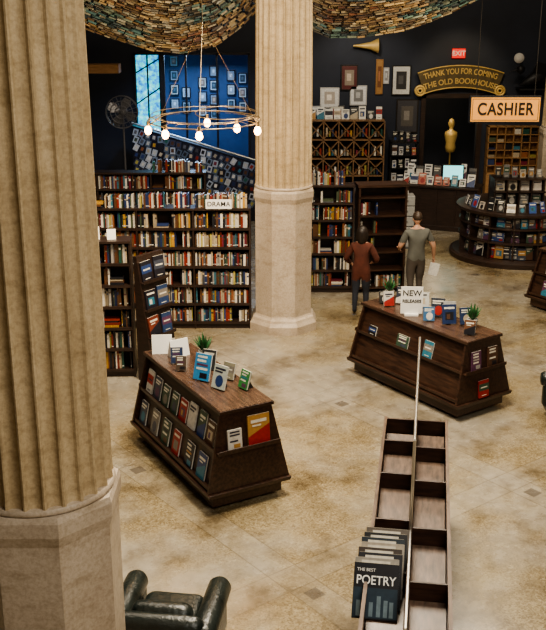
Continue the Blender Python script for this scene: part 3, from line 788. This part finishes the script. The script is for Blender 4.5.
def hand(parent,name,w,d,side):
    w=Vector(w); d=Vector(d).normalized(); sd=Vector((0,1,0)); nrm=Vector((side,0,0))
    sd=(sd-d*sd.dot(d)).normalized(); J={};E=[]
    J['palm0']=(tuple(w),.024); J['palm1']=(tuple(w+d*.05),.03); J['palm2']=(tuple(w+d*.085),.026); E+=[('palm0','palm1'),('palm1','palm2')]
    skin_mesh(name+'_palm',J,E,[M_SKIN],lambda c:0,parent,'palm0',1)
    for i,(off,l) in enumerate(((.03,.075),(.01,.085),(-.01,.08),(-.03,.062))):
        b=w+d*.085+sd*off; c=b+d*l*.5-nrm*.008; e=b+d*l*.9-nrm*.028
        skin_mesh(name+'_finger_%d'%(i+1),{'a':(tuple(b-d*.02),.011),'b':(tuple(b+d*.01),.01),'c':(tuple(c),.009),'d':(tuple(e),.008)},[('a','b'),('b','c'),('c','d')],[M_SKIN],lambda c:0,parent,'a',1)
    b=w+d*.03+sd*.025
    skin_mesh(name+'_thumb',{'a':(tuple(b),.013),'b':(tuple(b+sd*.03+d*.025),.011),'c':(tuple(b+sd*.04+d*.06),.009)},[('a','b'),('b','c')],[M_SKIN],lambda c:0,parent,'a',1)
def person(name,loc,rz,k,woman,arms):
    root=empty(name,loc,rz); root.scale=(k,k,k)
    sh=.17 if woman else .2
    J={'pelvis':((0,0,.93),.185 if woman else .15),'waist':((0,.0,1.08),.16 if woman else .15),'chest':((0,0,1.26),.165 if woman else .172),
       'upch':((0,-.005,1.38),.13 if woman else .145),'neck':((0,.0,1.49),.055),'head0':((0,.02,1.56),.06)}
    E=[('pelvis','waist'),('waist','chest'),('chest','upch'),('upch','neck'),('neck','head0')]
    for s,n in ((-1,'l'),(1,'r')):
        el,wr=arms[n]
        J['sh'+n]=((s*sh,-.005,1.40),.072); J['el'+n]=(el,.06 if woman else .05); J['wr'+n]=(wr,.042 if woman else .032)
        mid=tuple((Vector((s*sh,-.005,1.40))+Vector(el))/2); J['ua'+n]=(mid,.07)
        J['hip'+n]=((s*.085,0,.84),.12 if woman else .11); J['kn'+n]=((s*.1,.02+.03*s,.48),.068); J['an'+n]=((s*.105,-.02+.05*s,.1),.042)
        J['th'+n]=((s*.095,.01,.66),.1); J['ca'+n]=((s*.103,0+.04*s,.33),.06)
        J['to'+n]=((s*.12,.12+.05*s,.045),.038)
        E+=[('upch','sh'+n),('sh'+n,'ua'+n),('ua'+n,'el'+n),('el'+n,'wr'+n),('pelvis','hip'+n),('hip'+n,'th'+n),('th'+n,'kn'+n),('kn'+n,'ca'+n),('ca'+n,'an'+n),('an'+n,'to'+n)]
    if woman:
        mats=[M_SWEATER,M_JEANS,M_SKIN,M_SHOE]
        def pick(c):
            if c.z>1.475: return 2
            if c.z<.09: return 3
            if c.z<.72 : return 1
            return 0
    else:
        mats=[M_TEE,M_KHAKI,M_SKIN,M_SHOE]
        def pick(c):
            if c.z>1.475: return 2
            if c.z<.09: return 3
            if abs(c.x)>.225 and c.z<1.22: return 2
            if c.z<.9: return 1
            return 0
    skin_mesh('body',J,E,mats,pick,root)
    for n,s in (('l',-1),('r',1)):
        el,wr=arms[n]; hand(root,'hand_'+n,wr,Vector(wr)-Vector(el),s)
    hd=MB(); C=(0,.025,1.655)
    def shp(p):
        q=p.copy()
        if p.z<0: f=1+.35*p.z/.12; q.x*=f; q.y*= (1+.15*p.z/.12)
        return q
    blob(hd,T(*C),.078,.098,.12,0,20,14,shp)
    hd.hexa([(-.015,.115,1.625),(.015,.115,1.625),(.012,.14,1.63),(-.012,.14,1.63)],[(-.006,.112,1.675),(.006,.112,1.675),(.005,.12,1.675),(-.005,.12,1.675)],(1,1,1),0)
    for s in (-1,1):
        blob(hd,T(s*.079,.02,1.645),.012,.022,.033,0,8,6); blob(hd,T(s*.03,.105,1.668),.013,.01,.008,1,8,6); blob(hd,T(s*.03,.113,1.668),.006,.004,.006,2,8,6)
    hd.box(-.024,.024,.105,.113,1.588,1.598,(1,1,1),3)
    M_LIP=simple('lips',(.4,.12,.1),.5)
    hd.build('head',[M_SKIN,M_WHITE,M_BLACK,M_LIP],root)
    hr=MB()
    if woman:
        def hf(p):
            q=p.copy()
            if q.z<0: q.z*=2.1; q.x*=(1+.12*math.sin(min(1,-q.z/.2)*3)); 
            if q.y>.02 and q.z<.05: q.y=.02+(q.y-.02)*.25
            return q
        blob(hr,T(0,-.002,1.67),.115,.13,.13,0,26,22,hf)
        hr.build('long_hair',[M_HAIR],root)
    else:
        def hf(p):
            q=p.copy()
            if q.z<-.02: q.z=-.02+(q.z+.02)*.55
            if q.y>.05 and q.z<.04: q.y=.05; q.x*=.8
            q+=q.normalized()*U(-.002,.003)
            return q
        blob(hr,T(0,.012,1.685),.088,.105,.108,0,26,20,hf)
        hr.build('short_hair',[M_HAIRM],root)
    return root
person('woman_in_rust_sweater',(1.60,17.50,0),math.radians(-12),.93,True,{'l':((-.31,.0,1.14),(-.24,.2,1.0)),'r':((.31,.0,1.14),(.22,.22,1.04))})
person('man_in_grey_tee',(2.68,18.15,0),math.radians(14),1.0,False,{'l':((-.31,.04,1.14),(-.24,.26,1.04)),'r':((.33,-.03,1.13),(.4,.1,.88))})
b=MB(); b.box(-.09,.09,-.01,.01,-.12,.12,(.75,.74,.7),0,RY(.2)); b.build('white_shopping_bag',[M_BOOK],None,(3.06,18.36,.63))
# ------------------------------------------------------------------ lights
def area(name,loc,size,energy,col=(1,.9,.76),sy=None,rot=(0,0,0)):
    l=bpy.data.lights.new(name,'AREA'); l.energy=energy; l.color=col; l.size=size
    if sy: l.shape='RECTANGLE'; l.size_y=sy
    o=bpy.data.objects.new(name,l); COL.objects.link(o); o.location=loc; o.rotation_euler=rot; return o
area('ceiling_light_panel',(.6,11.0,8.8),2.0,1050,(1,.87,.68),3.0)
area('ceiling_light_panel',(3.8,18.5,8.8),2.5,380,(1,.86,.66),2.5)
area('ceiling_light_panel',(-4.5,13,8.8),2,240,(1,.84,.64),3)
area('near_area_light',(3,2,8.7),4,470,(1,.94,.84),4)  # unseen area light below the closed ceiling, towards the camera end
def spot(name,loc,tgt,energy,col,ang=60,bl=.6,rad=.15):
    l=bpy.data.lights.new(name,'SPOT'); l.energy=energy; l.color=col; l.spot_size=math.radians(ang); l.spot_blend=bl; l.shadow_soft_size=rad
    o=bpy.data.objects.new(name,l); COL.objects.link(o); o.location=loc; o.rotation_euler=(Vector(tgt)-Vector(loc)).to_track_quat('-Z','Y').to_euler(); return o
area('blue_room_light',(-2.0,28.0,4.25),1.6,190,(.45,.68,1),.8,(math.radians(-25),0,0))
spot('blue_ramp_spot',(-2.2,23.0,4.4),(-2.0,25.4,1.8),190,(.45,.65,1),90)
spot('cashier_spot',(5.2,18.5,7.5),(5.2,22.5,1.0),480,(1,.84,.6),50)
spot('shelf_spot',(-2.0,12.6,7.0),(-2.2,16.5,1.3),620,(1,.82,.58),50)
spot('shelf_spot',(1.4,15.6,7.0),(1.4,18.9,1.2),220,(1,.84,.62),45)
spot('rack_fill_spot',(2.0,24.2,5.2),(2.3,26.9,2.6),150,(1,.9,.75),80)  # added fill to lighten the diamond rack, no fixture behind it
spot('arch_spot',(4.9,24.5,5.0),(4.9,27,3.3),90,(1,.8,.5),60)
spot('canopy_fill_spot',(-1.8,17.5,3.6),(-2.0,20.2,5.6),65,(1,.82,.55),95)  # pair of added warm uplights to brighten the canopies, no fixtures
spot('canopy_fill_spot',(2.4,17.5,3.6),(2.4,20.2,5.6),65,(1,.82,.55),95)
for (bx,by) in ((-1.5,13.5),(-.4,13.6)):
    l=bpy.data.lights.new('bulb_glow','POINT'); l.energy=30; l.color=(1,.6,.28); l.shadow_soft_size=.05
    o=bpy.data.objects.new('bulb_glow',l); COL.objects.link(o); o.location=(bx,by,3.7)
l=bpy.data.lights.new('corridor_lamp','POINT'); l.energy=20; l.color=(1,.8,.5); l.shadow_soft_size=.1
o=bpy.data.objects.new('corridor_lamp',l); COL.objects.link(o); o.location=(4.6,27.7,2.8)
wd=bpy.data.worlds.new('World'); S.world=wd; wd.use_nodes=True
wd.node_tree.nodes['Background'].inputs[0].default_value=(.5,.48,.45,1); wd.node_tree.nodes['Background'].inputs[1].default_value=.15
# ------------------------------------------------------------------ camera
cd=bpy.data.cameras.new('camera'); cam=bpy.data.objects.new('camera',cd); COL.objects.link(cam)
cam.location=(0,0,5.7); cam.rotation_euler=(math.radians(90-18.06),0,0)
cd.sensor_fit='VERTICAL'; cd.sensor_height=24; cd.lens=24*1000/630; cd.clip_end=100
S.camera=cam
